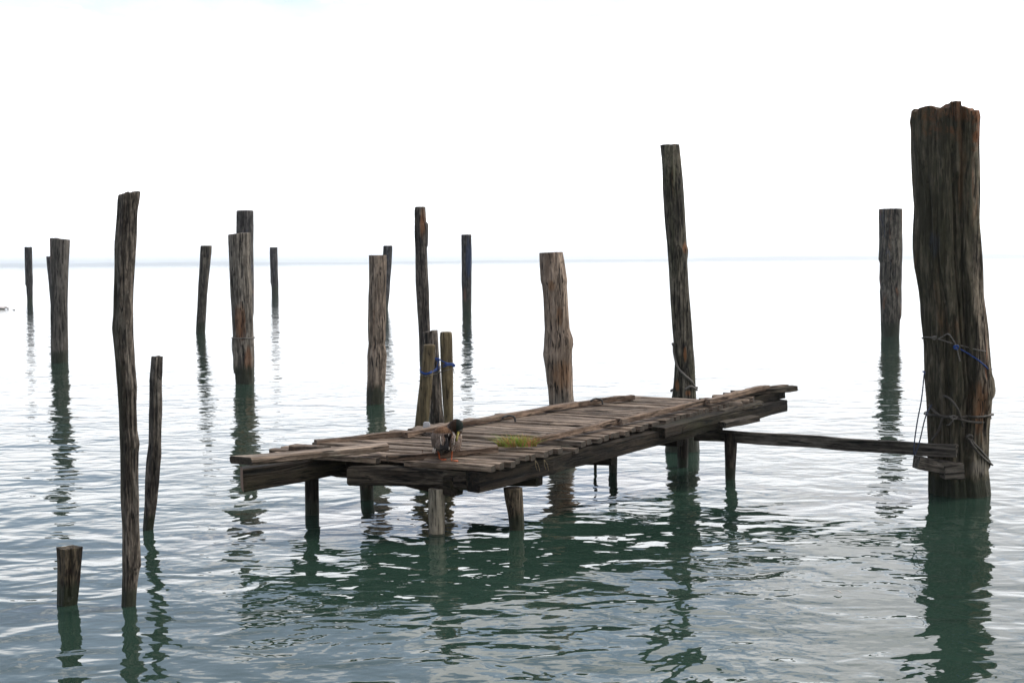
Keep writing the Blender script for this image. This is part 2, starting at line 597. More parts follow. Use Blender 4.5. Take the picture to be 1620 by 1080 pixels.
wd = wood('wood_tall_split', (0.016, 0.014, 0.012), (0.120, 0.105, 0.092), split=(-.01, .6), wet=.10, pale=.25, bump=.006, grain=1.6)
C_ = post('tallest, slightly bent dark pole with a long split down its middle, front left',
     [(307, 187, 222.5), (316, 185.6, 221.8), (332, 185, 219), (360, 183, 217.4), (387, 181.6, 215.8), (420, 181, 213.5), (449, 180.2, 212), (495, 178.8, 211), (518, 177, 211.2), (530, 178, 211.2),
      (573, 182.5, 213), (600, 184, 215.4), (612, 185, 216.8), (640, 186.5, 215.5), (680, 189, 216.8), (702, 190, 221), (715, 190.5, 219.5), (778, 190.8, 220), (830, 192, 221), (880, 193.2, 222.5), (893, 193, 223.4), (905, 193, 220),
      (920, 192.4, 217.5), (940, 192, 215.8), (957, 191.2, 215)], 957.5, wd, 150, 48,
     cracks=[(.05, .05, .30, .10, 0.08, 1.1), (.1, .2, .22, .07, 0, .25), (.55, .5, .10, .08, 0, .6)], seed=4, rough=.05, jag=.012, top=.006, facet=2)
wd = wood('wood_short_pole', (0.012, 0.011, 0.010), (0.060, 0.054, 0.048), wet=.10, pale=.12, bump=.006, grain=1.5)
post('thinner dark pole half as tall, just right of the tallest split pole',
     [(564.5, 239, 258), (585, 237.3, 257.6), (600, 236, 256.6), (640, 236, 256.2), (655, 235, 256.3), (702, 234.2, 255.2), (722, 231.6, 255.4), (730, 230.6, 254.4), (760, 229.6, 252), (795, 228.2, 248.8), (837, 225.8, 242.6)],
     837.5, wd, 90, 36, cracks=[(.45, .3, .28, .10, .3, 1.1), (-.4, -.2, .12, .1, 0, .6)], seed=5, rough=.06, jag=.012, facet=2)
wd = wood('wood_stub', (0.014, 0.012, 0.009), (0.070, 0.058, 0.042), wet=.12, accent=(.09, .05, .025), acc_amt=.25, grain=1.5, bump=.006)
post('short cracked stub tapering to the water in the lower left corner',
     [(865.5, 89, 130.5), (880, 89.3, 129.3), (900, 89.8, 127), (925, 89.8, 124.6), (955, 90, 121.4)], 955.5, wd, 60, 44,
     cracks=[(.42, .5, .36, .10, .1, 1.1), (-.3, -.25, .12, .08, .3, 1.1)], facet=2, seed=6, rough=.05, chamfer=.05, jag=.006)
wd = wood('wood_leaning', (0.016, 0.015, 0.014), (0.07, 0.064, 0.056), wet=.3, accent=(.10, .07, .04), acc_amt=.2, grain=0.45)
post('dark post leaning to the right with a pale scar, left of the rust streaked pair',
     [(389, 317.2, 335), (400, 316.6, 334.6), (420, 315.8, 332), (469, 312.8, 327.6), (500, 311.2, 326), (526, 310, 324.6)], 526.5, wd, 46, 30, seed=7, cracks=[(.1, -.2, .12, .1, 0, .5)])

wd = wood('wood_rust', (0.040, 0.036, 0.032), (0.16, 0.148, 0.135), rugged=.6, wet=.28, pale=.2, scars=(scar(387, 606.5, 383, 510, 9, 34, RUST), scar(387, 606.5, 395, 572, 6, 26, RUST), scar(387, 606.5, 379, 470, 3, 12, (.02, .016, .012))), grain=0.7)
G_ = post('grey post with rust orange rot and a wire round it, front of a pair',
     [(370, 361.3, 395), (385, 361.4, 395), (402, 361.8, 395.2), (447, 364, 397), (493, 367.2, 399.4), (520, 368, 400.6), (539, 368.3, 401.4), (560, 369, 401.6), (584, 369.6, 401.8), (592, 372.4, 401.6), (606, 372.8, 401.4)],
     606.5, wd, 90, 40, cracks=[(-.25, -.2, .16, .07, .68, .95), (0.05, .15, .30, .22, .26, .50), (.5, .7, .18, .10, 0, .32)], seed=8, rough=.05, top=.015, chamfer=.05)
wd = wood('wood_blue_dark', (0.014, 0.014, 0.016), (0.06, 0.057, 0.056), wet=.3, blue=.5, accent=OR, acc_amt=.12, grain=0.5)
post('taller blue stained post standing right behind the rust streaked post with the wire',
     [(334, 373.2, 401.3), (420, 374, 401.8), (495, 375, 402), (505, 375, 400.5), (560, 376, 401.5)], 560, wd, 50, 30, seed=9, facet=4, chamfer=.15)
wd = wood('wood_far_mid', (0.012, 0.012, 0.014), (0.045, 0.044, 0.046), wet=.5, blue=.3, grain=0.35)
post('small distant dark post just right of the rust streaked pair',
     [(391.5, 426.8, 439.2), (400, 426.7, 439), (440, 428, 440), (447, 427.8, 440.2), (452, 429.6, 440.4), (466, 429.8, 440.4)], 466.5, wd, 30, 20, seed=10)

wd = wood('wood_warm', (0.055, 0.044, 0.036), (0.185, 0.153, 0.130), rugged=.6, wet=.22, accent=(.15, .075, .04), acc_amt=.35, grain=0.75)
post('warm brown stout post with a knot hole at its top and a waist low down',
     [(404, 583.4, 611), (420, 583.8, 611.4), (450, 583.8, 611.5), (470, 582.6, 610.8), (500, 582.2, 610.4), (535, 582.4, 610), (544, 583, 608.8), (552, 582, 610.5), (563, 581, 612.2), (572, 581.4, 611.4), (600, 581, 610.2), (620, 580, 609), (638, 579.8, 608)],
     638.5, wd, 90, 40, seed=11, cracks=[(.35, .3, .13, .06, .5, 1.1), (-.2, -.2, .10, .06, .3, .62)], rough=.04, chamfer=.06)
wd = wood('wood_blue_sliver', (0.013, 0.013, 0.016), (0.05, 0.05, 0.055), wet=.4, blue=.8, grain=0.4)
post('blue tinged slim post peeping out behind the warm brown stout post',
     [(389, 606.5, 620.6), (420, 605, 619.5), (460, 602.5, 616.6), (488, 600.5, 613.5)], 488.5, wd, 30, 22, seed=12)
wd = wood('wood_tall_mid', (0.017, 0.015, 0.014), (0.072, 0.064, 0.057), wet=.22, scars=(scar(673, 585.5, 669, 352, 4.5, 24, RUST),), grain=.8)
post('tall slim post with an orange scar near its top, rising behind the roped trio',
     [(327.5, 656.6, 673), (334, 655.4, 673.4), (351, 655.6, 674.6), (354, 655.7, 677.6), (388, 656.8, 677.2), (392, 656.9, 675.6), (430, 657.2, 677), (448, 657.7, 678), (482, 660, 679.2), (533, 662.7, 680.5), (585, 664.5, 681.5)],
     585.5, wd, 90, 34, seed=13, cracks=[(-.6, -.5, .16, .10, .5, 1.1), (.5, .4, .15, .08, .75, 1.1)], rough=.05)
wd = wood('wood_blue_mid', (0.014, 0.015, 0.018), (0.055, 0.052, 0.052), wet=.45, blue=.5, scars=(scar(738, 492.5, 741, 410, 5, 34, BLUE), scar(738, 492.5, 735, 468, 3, 16, (.09, .045, .025))), grain=0.4)
post('lone blue stained square topped post standing right of the roped trio',
     [(371.5, 729.4, 746.6), (420, 730, 746.4), (448, 729.8, 746.6), (470, 730.6, 746.4), (492, 731.2, 746)], 492.5, wd, 44, 26, seed=14, facet=4)

wd = wood('wood_flat_tan', (0.085, 0.065, 0.052), (0.215, 0.175, 0.148), rugged=.45, wet=.05, grain=.9, scars=(scar(889, 690.5, 888, 592, 17, 24, TAN), scar(889, 690.5, 884, 500, 6, 16, TAN), scar(889, 690.5, 872, 452, 6, 10, TAN), scar(889, 690.5, 889, 655, 24, 38, (.10, .098, .092))))
L_ = post('tan sawn topped broad post with knobbly bulges behind the middle of the jetty',
     [(399.5, 853.4, 890.3), (420, 853.8, 894), (440, 854.6, 897.2), (444, 854.7, 897.9), (452, 857, 896.8), (483, 859.4, 898.4), (520, 862, 901.4), (535, 861.6, 906.4), (545, 861.4, 907), (552, 861, 905.2), (561, 860.2, 905), (572, 862, 905), (582, 863.6, 905.6), (605, 865.6, 905.8), (613, 867, 906), (640, 868.4, 908.4), (690, 870, 909)],
     690.5, wd, 110, 44, seed=15, cracks=[(-.25, -.3, .12, .05, .2, 1.1), (.1, .2, .14, .05, .15, .95), (.45, .4, .12, .05, .3, 1.1), (-.7, -.7, .09, .06, .2, .9)], rough=.035, chamfer=.03, top=.004)
wd = wood('wood_tall_right', (0.016, 0.015, 0.012), (0.080, 0.074, 0.062), wet=.25, accent=(.17, .055, .022), acc_amt=.15, moss=.35, scars=(scar(1079, 712.5, 1082, 392, 4, 10, RUST), scar(1079, 712.5, 1082, 560, 3, 12, RUST), scar(1079, 712.5, 1070, 608, 3, 10, RUST), scar(1079, 712.5, 1086, 620, 5, 5, RUST)))
M_ = post('very tall greenish brown post leaning left, at the far end of the jetty',
     [(229.5, 1045, 1075), (250, 1046.6, 1077), (280, 1048.2, 1080), (345, 1052, 1084), (388, 1056, 1086.6), (395, 1056.3, 1089), (404, 1056.8, 1088.4), (412, 1057.2, 1087), (475, 1060, 1090.6), (535, 1065, 1095.8), (575, 1067.6, 1098.6), (600, 1066, 1100), (625, 1063.6, 1101), (712, 1052, 1106)],
     712.5, wd, 130, 44, seed=16, cracks=[(.55, .3, .12, .10, .3, .8), (-.3, -.5, .25, .10, 0, .35)], rough=.045, chamfer=.06, jag=.01)
wd = wood('wood_right_far', (0.018, 0.017, 0.016), (0.075, 0.070, 0.062), wet=.35, blue=.5, accent=(.11, .05, .025), acc_amt=.35, grain=0.6)
post('thick dark blue stained post standing left of the massive grooved post',
     [(331, 1391, 1426.8), (392, 1391, 1427), (411, 1390.2, 1426.6), (415, 1392.4, 1426.6), (440, 1392, 1426.4), (455, 1394, 1425.6), (460, 1393, 1425.6), (500, 1394, 1425.4), (507, 1394, 1423.2), (532, 1394.5, 1422.4)],
     532.5, wd, 70, 36, seed=17, rough=.04, cracks=[(.1, .1, .09, .08, .3, 1.1)], chamfer=.08)

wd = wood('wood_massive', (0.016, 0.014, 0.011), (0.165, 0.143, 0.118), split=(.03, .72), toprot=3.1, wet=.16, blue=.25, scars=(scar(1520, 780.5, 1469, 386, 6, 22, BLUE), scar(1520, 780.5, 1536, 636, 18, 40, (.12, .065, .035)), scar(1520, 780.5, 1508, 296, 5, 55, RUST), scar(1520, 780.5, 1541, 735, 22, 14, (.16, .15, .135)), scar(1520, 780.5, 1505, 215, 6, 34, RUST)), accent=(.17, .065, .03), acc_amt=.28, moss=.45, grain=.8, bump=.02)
O_ = post('massive deeply grooved post with a jagged broken top, at the right edge',
     [(172, 1444, 1543), (184, 1442.6, 1545), (200, 1444, 1544.6), (234, 1444.6, 1545), (297, 1448.7, 1545.7), (345, 1451, 1547), (392, 1451.2, 1550), (423, 1452.4, 1552), (455, 1456.6, 1553.6), (480, 1460, 1555), (500, 1460.6, 1556.6), (527, 1462, 1559), (577, 1464, 1563), (592, 1464.6, 1564.4), (600, 1465, 1566.8), (618, 1466.4, 1567.6), (626, 1467, 1565.6), (631, 1467.4, 1562), (680, 1469, 1558), (727, 1471.4, 1558.4), (743, 1474, 1559), (765, 1475, 1562.4), (780, 1475.2, 1564)],
     780.5, wd, 300, 130, seed=18, rough=.085, lump=.035, slab=2.68, jag=.055, chamfer=.06,
     cracks=[(.30, .12, .50, .05, 0.10, 1.1), (.30, .10, .16, .30, .0, 1.1), (-.55, -.62, .16, .09, .05, 1.1), (-.05, -.1, .11, .07, .2, .92), (.62, .55, .10, .06, .3, 1.1), (-.82, -.8, .16, .08, .1, .8), (.02, .05, .16, .05, .9, 1.1), (-.3, -.3, .10, .05, .0, .5)])

# the trio tied together behind the jetty
wd_a = wood('wood_round_stake', (0.050, 0.040, 0.024), (0.120, 0.098, 0.062), moss=.25, grain=.8, bump=.004, vary=.12, rugged=.3)
wd_b = wood('wood_old_stake', (0.022, 0.019, 0.016), (0.115, 0.102, 0.092), pale=.15)
T3 = post('grey split pole with a slanting cut top, leaning in the middle of the roped trio',
     [(524, 668.6, 692), (540, 669.6, 693), (600, 674.8, 697.4), (640, 678, 700), (673, 681, 704), (706, 683.5, 708)], 706.5, wd_b, 60, 34, seed=21, top=.012, chamfer=.04, cracks=[(.05, .1, .22, .08, 0, .8)], facet=0)
T1 = post('shorter round brown stake leaning right, left one of the roped trio',
     [(546, 669.6, 688.4), (552, 669, 689), (600, 664.4, 684.6), (640, 659.8, 681), (678, 655.6, 677.4), (716, 651, 673.6)], 718, wd_a, 60, 34, seed=22, rough=.012, lump=.01, chamfer=.3)
T2 = post('taller round brown stake standing upright, right one of the roped trio',
     [(526, 696.4, 714.8), (533, 695.6, 715.6), (600, 698, 717), (640, 700.6, 717), (666, 703, 717), (712, 706, 718)], 712.5, wd_a, 60, 34, seed=23, rough=.012, lump=.01, chamfer=.3)

# ------------------------------------------------------------------ the jetty
jet = empty('broken_jetty', at_z(690, 845, 0))
tag(jet, 'low broken jetty of weathered brown planks on short posts, sagging at its near end', 'jetty')
JO = Vector(jet.location)
M_plank = wood('plank_wood', (0.074, 0.057, 0.045), (0.255, 0.207, 0.172), 'X', pale=.3, grain=1.0, vary=.25, bump=.003, accent=(.10, .06, .04), acc_amt=.15)
M_rail = wood('rail_wood', (0.060, 0.041, 0.031), (0.200, 0.150, 0.118), 'X', pale=.2, grain=1.3, vary=.12, bump=.004)
M_beam = wood('beam_wood', (0.007, 0.005, 0.004), (0.032, 0.025, 0.018), 'X', moss=.35, grain=.8, vary=.2, bump=.012)
M_beamlt = wood('beam_wood_pale', (0.013, 0.010, 0.008), (0.082, 0.070, 0.058), 'X', pale=.25, moss=.2, grain=.8, vary=.1, bump=.010)


def timber(name, a, b, wa, wb, ha, hb=None, mat=None, parent='jet', n=7, wob=0.004, chip=0.25, roll=0.0, bow=0.0, skew=(0, 0), seed=None, chamf=.12, endmat=None):
    """sawn timber: a, b = centre of the top face at its ends; wa/wb widths, ha/hb depths; irregular worn edges"""
    if parent == 'jet': parent = jet
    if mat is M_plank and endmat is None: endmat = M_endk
    rs = random.Random(seed if seed is not None else random.random())
    a, b = Vector(a), Vector(b)
    hb = ha if hb is None else hb
    mid = (a + b) / 2
    X = (b - a).normalized()
    Y = Vector((0, 0, 1)).cross(X).normalized()
    Z = X.cross(Y)
    if roll:
        q = Matrix.Rotation(roll, 3, X)
        Y = q @ Y; Z = q @ Z
    L = (b - a).length
    off = rs.random() * 50
    vs, fs = [], []
    for i in range(n + 1):
        t = i / n
        x = -L / 2 + L * t
        wdt = (wa + (wb - wa) * t) / 2
        hgt = ha + (hb - ha) * t
        e = 1.0
        nw = wob * noise.noise(Vector((off, x * 4, 0))) * 2
        nb = wob * noise.noise(Vector((off, x * 3, 9))) * 2 + bow * 4 * t * (1 - t)
        cw, ch = wdt * chamf * 1.2, min(hgt * .25, wdt * chamf * 1.0)
        sec = [(-wdt + cw, 0), (wdt - cw, 0), (wdt, -ch), (wdt, -hgt + ch), (wdt - cw, -hgt), (-wdt + cw, -hgt), (-wdt, -hgt + ch), (-wdt, -ch)]
        for k, (yy, z_) in enumerate(sec):
            jx = 0
            if i in (0, n):
                jx = (rs.random() - .5) * chip * wdt * .6 + (skew[0] if i == 0 else skew[1]) * yy / wdt
            vs.append(Vector((x + jx, yy + nw + (rs.random() - .5) * wob, z_ + nb + (rs.random() - .5) * wob * .6)))
    m = 8
    for i in range(n):
        for k in range(m):
            l = (k + 1) % m
            fs.append((i * m + k, i * m + l, (i + 1) * m + l, (i + 1) * m + k))
    fs.append(tuple(reversed(range(m))))
    fs.append(tuple(n * m + k for k in range(m)))
    # keep outward normals
    me = bpy.data.meshes.new(name)
    me.from_pydata([tuple(v) for v in vs], [], [tuple(reversed(f)) for f in fs])
    me.update()
    o = bpy.data.objects.new(name, me)
    C.objects.link(o)
    me.materials.append(mat)
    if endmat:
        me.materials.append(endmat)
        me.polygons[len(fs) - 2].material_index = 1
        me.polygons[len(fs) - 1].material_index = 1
    mw = Matrix((X, Y, Z)).transposed().to_4x4()
    mw.translation = mid - (Vector(parent.location) if parent else Vector((0, 0, 0)))
    if parent: o.parent = parent
    o.matrix_basis = mw
    return o


M_end = plain('sawn_end_grain', (.20, .12, .080), .85, .3, 30, .002)
M_endk = plain('dark_end_grain', (.050, .040, .030), .9, .4, 60, .003)  # weathered end grain, with the shade on plank ends painted in too
L0, L1 = at_z(405, 714, .55), at_z(985, 626, .68)
R0, R1 = at_z(773, 738, .53), at_z(1161, 634.5, .70)
NP = 35


def Lt(t): return L0.lerp(L1, t)


def Rt(t): return R0.lerp(R1, t)


deck_rnd = random.Random(11)
for i in range(NP):
    t0, t1 = i / NP, (i + 1) / NP
    tm = (t0 + t1) / 2
    a, b = Lt(tm), Rt(tm)
    d = (b - a).normalized()
    jl = (deck_rnd.random() - .5) * .10
    jr = (deck_rnd.random() - .5) * .045
    gapw = .012 + .014 * deck_rnd.random()
    wl = (Lt(t1) - Lt(t0)); wr = (Rt(t1) - Rt(t0))
    perp = Vector((-d.y, d.x, 0))
    wa = abs(wl.dot(perp)) - gapw; wb = abs(wr.dot(perp)) - gapw
    zo = (deck_rnd.random() - .5) * .012
    a = a + d * jl + Vector((0, 0, zo + (deck_rnd.random() - .5) * .008)); b = b + d * jr + Vector((0, 0, zo + (deck_rnd.random() - .5) * .008))
    if i == 0:
        # front plank is broken in two: short left piece and right piece
        wa *= 1.0; k1 = a.lerp(b, .52); k2 = a.lerp(b, .64)
        timber('plank', a.lerp(b, .06), k1, wa * .8, wa * .9, .04, mat=M_plank, seed=100 + i)
        timber('plank', k2, b, wb, wb, .045, mat=M_plank, seed=300 + i)
        continue
    if i == 9:
        b = b + Vector((0, 0, -.02)) - d * .06
    if i == 10:
        b = b + Vector((0, 0, -.035)) + d * .03
    if deck_rnd.random() < .10 and i > 2:
        f = .3 + .4 * deck_rnd.random()
        q = a.lerp(b, f)
        wq = wa + (wb - wa) * f
        timber('plank', a, q - d * .008, wa, wq, .038, mat=M_plank, n=4, seed=100 + i)
        timber('plank', q + d * .008, b, wq * .96, wb, .038, mat=M_plank, n=4, seed=500 + i)
    else:
        timber('plank', a, b, wa, wb, .038 + .01 * deck_rnd.random(), mat=M_plank, seed=100 + i, bow=(deck_rnd.random() - .5) * .008, wob=.003)

# the narrow strip that is left of the far end, right of the rail
strip = [((1098, 634), (1172, 634)), ((1108, 630.5), (1183, 630)), ((1128, 624.5), (1193, 626.5)), ((1145, 621), (1190, 621.5)), ((1160, 618), (1200, 617.5))]
for k, (p, q) in enumerate(strip):
    timber('plank', at_z(p[0], p[1], .71 + .012 * k), at_z(q[0], q[1], .705 + .012 * k), .13, .14, .045, mat=M_plank, n=4, seed=40 + k)

# loose boards at the near left corner
timber('loose_board', at_z(381, 722, .625), at_z(612, 701, .64), .20, .15, .055, .05, mat=M_plank, n=9, seed=51, skew=(-.05, .02), bow=-.004)['label'] = 'thick loose board lying lengthwise over the near left corner'
timber('short_board', at_z(463, 702.5, .60), at_z(519, 707, .60), .10, .08, .045, mat=M_plank, n=5, seed=52, wob=.01)['label'] = 'short warped grey board end on the left edge'

# rails nailed along the deck
for k, (p, zp, q, zq, wd_) in enumerate([((499, 695), .60, (642, 680.5), .625, .075), ((640, 682.5), .63, (913, 634.5), .71, .07), ((905, 637), .70, (1000, 624), .735, .065),
                                     ((612, 719), .585, (787, 706.5), .605, .06), ((848, 692), .64, (981, 661.5), .69, .06), ((979, 662.5), .695, (1121, 629), .75, .06), ((1119, 630.5), .755, (1213, 609.3), .81, .06)]):
    timber('rail', at_z(*p, zp), at_z(*q, zq), wd_, wd_, .045, mat=M_rail, n=12, seed=60 + k, wob=.006)

# stringers, cap beams
timber('stringer', at_z(370, 741, .50) + Vector((.055, .0, 0)), at_z(985, 640, .62) + Vector((-.12, -.05, 0)), .15, .14, .165, .16, mat=M_beam, n=16, wob=.012, seed=71, chip=.1, skew=(.045, 0), endmat=M_end)['label'] = 'long left stringer jutting out with a pale sawn end'
A0, A1 = at_z(478, 745, .345), at_z(748, 790, .30)
pa = Vector((at_y(470, 700, 11.55).x, 11.55, .487)); pb = Vector((at_y(722, 700, 10.36).x, 10.36, .445))
timber('cap_beam', pa, pb, .13, .14, .14, mat=M_beam, n=10, wob=.012, seed=72)
fb = timber('front_beam', at_z(552, 737.5, .492) + Vector((0, .07, 0)), at_z(752, 745, .485) + Vector((0, .07, 0)), .13, .13, .14, .135, mat=M_beamlt, n=10, wob=.012, seed=73, chamf=.3)
fb['label'] = 'rounded grey front beam bolted under the near edge'
timber('stringer', at_z(753, 752, .478) + Vector((-.03, .12, 0)), at_z(1237, 632, .66), .13, .12, .145, .11, mat=M_beam, n=16, wob=.012, seed=74)
timber('stringer', Lt(0.02).lerp(Rt(0.02), .5) - Vector((0, 0, .055)), Lt(1).lerp(Rt(1), .5) - Vector((0, 0, .06)), .10, .10, .13, mat=M_beam, n=8, wob=.01, seed=75)
# cross beams under the deck
for k, t in enumerate((.22, .5, .78, .97)):
    timber('cross_beam', Lt(t).lerp(Rt(t), .06) - Vector((0, 0, .19)), Lt(t).lerp(Rt(t), .93) - Vector((0, 0, .19)), .11, .11, .11, mat=M_beam, n=6, wob=.01, seed=80 + k)
# broken timber ends at the far right corner
timber('plank', at_z(1172, 619, .765), at_z(1257, 608.5, .80), .11, .10, .05, mat=M_beamlt, n=6, wob=.01, seed=91)
timber('plank', at_z(1182, 614.5, .785), at_z(1244, 607, .81), .07, .07, .03, mat=M_plank, n=5, wob=.008, seed=92)
timber('mossy_beam', at_z(1105, 641, .655), at_z(1200, 624, .70), .20, .20, .07, mat=M_beam, n=6, wob=.014, seed=193)
timber('mossy_beam', at_z(1160, 633, .70), at_z(1235, 617.5, .745), .12, .11, .08, mat=M_beam, n=6, wob=.014, seed=93)
timber('packing_timber', at_z(1040, 676, .60), at_z(1196, 634, .67), .15, .15, .09, mat=M_beam, n=6, wob=.01, seed=194)
timber('log_end', at_z(1142, 649, .645), at_z(1201, 634, .68), .11, .12, .05, .055, mat=M_beamlt, n=6, wob=.012, seed=94, chamf=.35)
timber('packing_block', at_z(1140, 668, .56), at_z(1194, 657, .585), .12, .12, .055, mat=M_beamlt, n=4, wob=.006, seed=95)

# support posts (parts of the jetty)
wsup = wood('support_dark', (0.014, 0.012, 0.010), (0.050, 0.043, 0.036), wet=.10)
wsup2 = wood('support_pale', (0.060, 0.055, 0.045), (0.17, 0.16, 0.135), wet=.012, accent=(.16, .075, .05), acc_amt=.3, rugged=.3)


def support(rows, base_v, mat, seed, label=None, **k):
    p = pile('support_post', rows, base_v, mat, 26, 24, seed=seed, parent=jet, **k)
    if label: p.obj['label'] = label
    return p


support([(737, 482, 504), (813, 483, 504.6)], 813.5, wsup, 31)
support([(757, 568, 591.5), (785, 570, 591)], 790, wsup, 32)
support([(773, 678, 704.4), (810, 678, 704), (845, 678.4, 703.6)], 845.5, wsup2, 33, 'pale grey round post under the near corner', rough=.015, lump=.01)
support([(715, 939, 944.4), (745, 939.4, 944.2)], 745, wsup, 34)
support([(700, 962.6, 976.6), (746, 963.4, 976.2)], 747, wsup, 35)
support([(676, 1070, 1090), (738, 1072, 1088.6)], 738.5, wsup, 36)
support([(684, 1145.5, 1166), (700, 1146, 1166), (730, 1147.5, 1164.6), (756, 1147.6, 1163)], 757.5, wsup, 37, rough=.05)

wst = wood('wood_stump_front', (0.014, 0.011, 0.008), (0.085, 0.070, 0.052), wet=.10, accent=(.09, .05, .03), acc_amt=.2, grain=1.5, bump=.006)
post('short free standing split stump just right of the jetty near corner',
     [(771.5, 796.4, 826.6), (790, 799, 827.4), (812, 803.5, 828.4), (836, 806.4, 829.6)], 837, wst, 40, 40, seed=38, cracks=[(-.1, .0, .36, .11, .1, 1.1)], chamfer=.08, rough=.05)

# strut from the jetty to the massive post
Ystr = O_.D - .28
M_grey = wood('grey_timber', (0.028, 0.025, 0.022), (0.125, 0.115, 0.103), 'X', pale=.2, grain=.8, vary=.05, bump=.006)
sa = at_y(1100, 678, 13.2); sb = at_y(1513, 703, Ystr - .05)
strut = timber('long_strut', sa, sb, .07, .06, .105, .105, mat=M_grey, parent=None, n=26, wob=.005, seed=96, chip=.8)
tag(strut, 'long grey timber strut running from the jetty to the massive grooved post', 'beam')

# ------------------------------------------------------------------ blocks, ropes and hoses on the massive post
m_rope_grey = rope_mat('rope_grey', (0.17, 0.155, 0.135))
m_rope_blue = rope_mat('rope_blue', (0.018, 0.070, 0.29))
m_rope_navy = rope_mat('rope_navy', (0.018, 0.028, 0.060))
m_hose = plain('old_rubber_hose', (0.060, 0.052, 0.042), .6, .35, 60, .002)
m_black = plain('black_rubber', (0.018, 0.017, 0.016), .55, .3, 60)

b1 = timber('timber_block', at_y(1452, 722, O_.D - .30), at_y(1512, 733, O_.D - .27), .13, .14, .10, .12, mat=M_grey, parent=None, n=5, wob=.012, seed=97)
tag(b1, 'rounded dark timber block wedged under the strut end at the massive post', 'timber')
b2 = timber('timber_block', at_y(1491, 734, O_.D - .32), at_y(1521, 731, O_.D - .31), .12, .10, .115, .13, mat=M_grey, parent=None, n=4, wob=.01, seed=98)
tag(b2, 'squared pale block nailed to the massive post just above the water', 'timber')


def rope(name, label, paths, rad, mat, seg=8, cat='rope', group=None):
    g_ = Geo()
    for p in paths:
        g_.add(tube(p, rad, seg))
    c = paths[0][0]
    o = g_.build(name, mat, None, c)
    tag(o, label, cat, group)
    return o


def knot(c, r, seed=0, turns=2.6):
    pts = []
    rr = random.Random(seed)
    ph = rr.random() * 6
    for i in range(36):
        t = i / 35
        a = t * turns * 2 * math.pi + ph
        b = t * 4.1 * math.pi
        pts.append(Vector(c) + Vector((math.cos(a) * (r * (1 + .4 * math.cos(b))), math.sin(b) * r * .5 - r * .3, math.sin(a) * (r * (1 + .3 * math.cos(b))) * .7)))
    return pts


fO = O_.front
zr = fO(1500, 540).z
rope('mooring_rope', 'thin grey cord knotted round the upper middle of the massive post',
     [smooth_path([fO(1463, 533, .01), fO(1478, 534.5, .012), fO(1500, 541, .012), fO(1530, 549, .012), fO(1545, 553, .012), fO(1559, 555.5, .012)], 8),
      smooth_path([fO(1484, 536, .012), fO(1492, 532, .02), fO(1500, 528, .02), fO(1507, 536, .02), fO(1513, 547, .02), fO(1516, 560, .015), fO(1519, 571, .015)], 6),
      O_.wrap(fO(1559, 555.5).z, fO(1463, 533).z, -.12, math.pi + .12, .01, 40), knot(fO(1479, 534.5, .02), .017, 1), knot(fO(1513, 548, .02), .014, 2)], .0055, m_rope_grey)
rope('blue_rope', 'blue cord running from the knot down to the right edge of the massive post',
     [smooth_path([fO(1513, 549, .02), fO(1530, 558, .014), fO(1548, 570, .014), fO(1560, 580, .014), fO(1565, 586, .01)], 8),
      knot(fO(1513, 549, .024), .018, 4), O_.wrap(fO(1563, 586).z, fO(1463, 592).z, -.15, math.pi + .1, .012, 40)], .0055, m_rope_blue)
pL = O_.wrap(fO(1463, 592).z, fO(1463, 592).z, math.pi + .1, math.pi + .11, .012, 1)[0]
yS = Ystr - .02
s1 = at_y(1447, 693, yS - .0); s2 = at_y(1446, 720, yS - .06)
rope('navy_rope', 'thin navy cord looped from the massive post down round the strut',
     [smooth_path([pL, at_y(1458, 630, yS - .03), at_y(1451.5, 665, yS - .03), at_y(1447, 696, yS - .045), at_y(1446, 716.5, yS - .05), at_y(1448, 717.5, yS + .03), at_y(1455, 697, yS + .04),
                   at_y(1462, 667, yS + .02), at_y(1467, 652, yS), fO(1474, 640, .01)], 8)], .0055, m_rope_navy)
hz = fO(1510, 662).z
rope('old_hose', 'dark rubber hose wound round the lower part of the massive post',
     [O_.wrap(hz + .012, hz + .012, -.1, math.pi * 2 - .1, .014, 70), O_.wrap(hz - .022, hz + .018, -.1, math.pi + .6, .016, 50),
      smooth_path([fO(1470, 640, .012), fO(1478, 650, .03), fO(1490, 658, .03), fO(1510, 661, .02), fO(1535, 667, .02), fO(1556, 668, .012)], 8),
      smooth_path([fO(1493, 626, .01), fO(1502, 630, .05), fO(1514, 645, .06), fO(1518, 655, .05), fO(1524, 675, .03)], 8),
      smooth_path([fO(1492, 660, .03), fO(1484, 682, .05), fO(1475, 696, .06)], 8)], .0105, m_hose, cat='hose')
rope('bent_hose', 'bent hose end poking out to the right low on the massive post',
     [smooth_path([fO(1532, 692, .01), fO(1535, 697, .04), fO(1543, 710, .04), fO(1556, 724, .03), at_y(1568, 733.5, O_.D - .02), at_y(1570, 735, O_.D + .03)], 8),
      smooth_path([fO(1536, 692, .01), fO(1540, 700, .04), fO(1552, 713, .04), at_y(1564, 727, O_.D - .02), at_y(1566, 734, O_.D), at_y(1563, 741, O_.D), at_y(1560, 740, O_.D)], 8),
      knot(fO(1534, 691, .03), .022, 8)], .0095, m_hose, cat='hose')
rope('frayed_rope', 'frayed pale rope end knotted in the groove of the massive post',
     [knot(fO(1508, 659, .04), .022, 11), smooth_path([fO(1508, 664, .05), fO(1502, 671, .05), fO(1498, 672, .04)], 6)], .006, m_rope_grey)

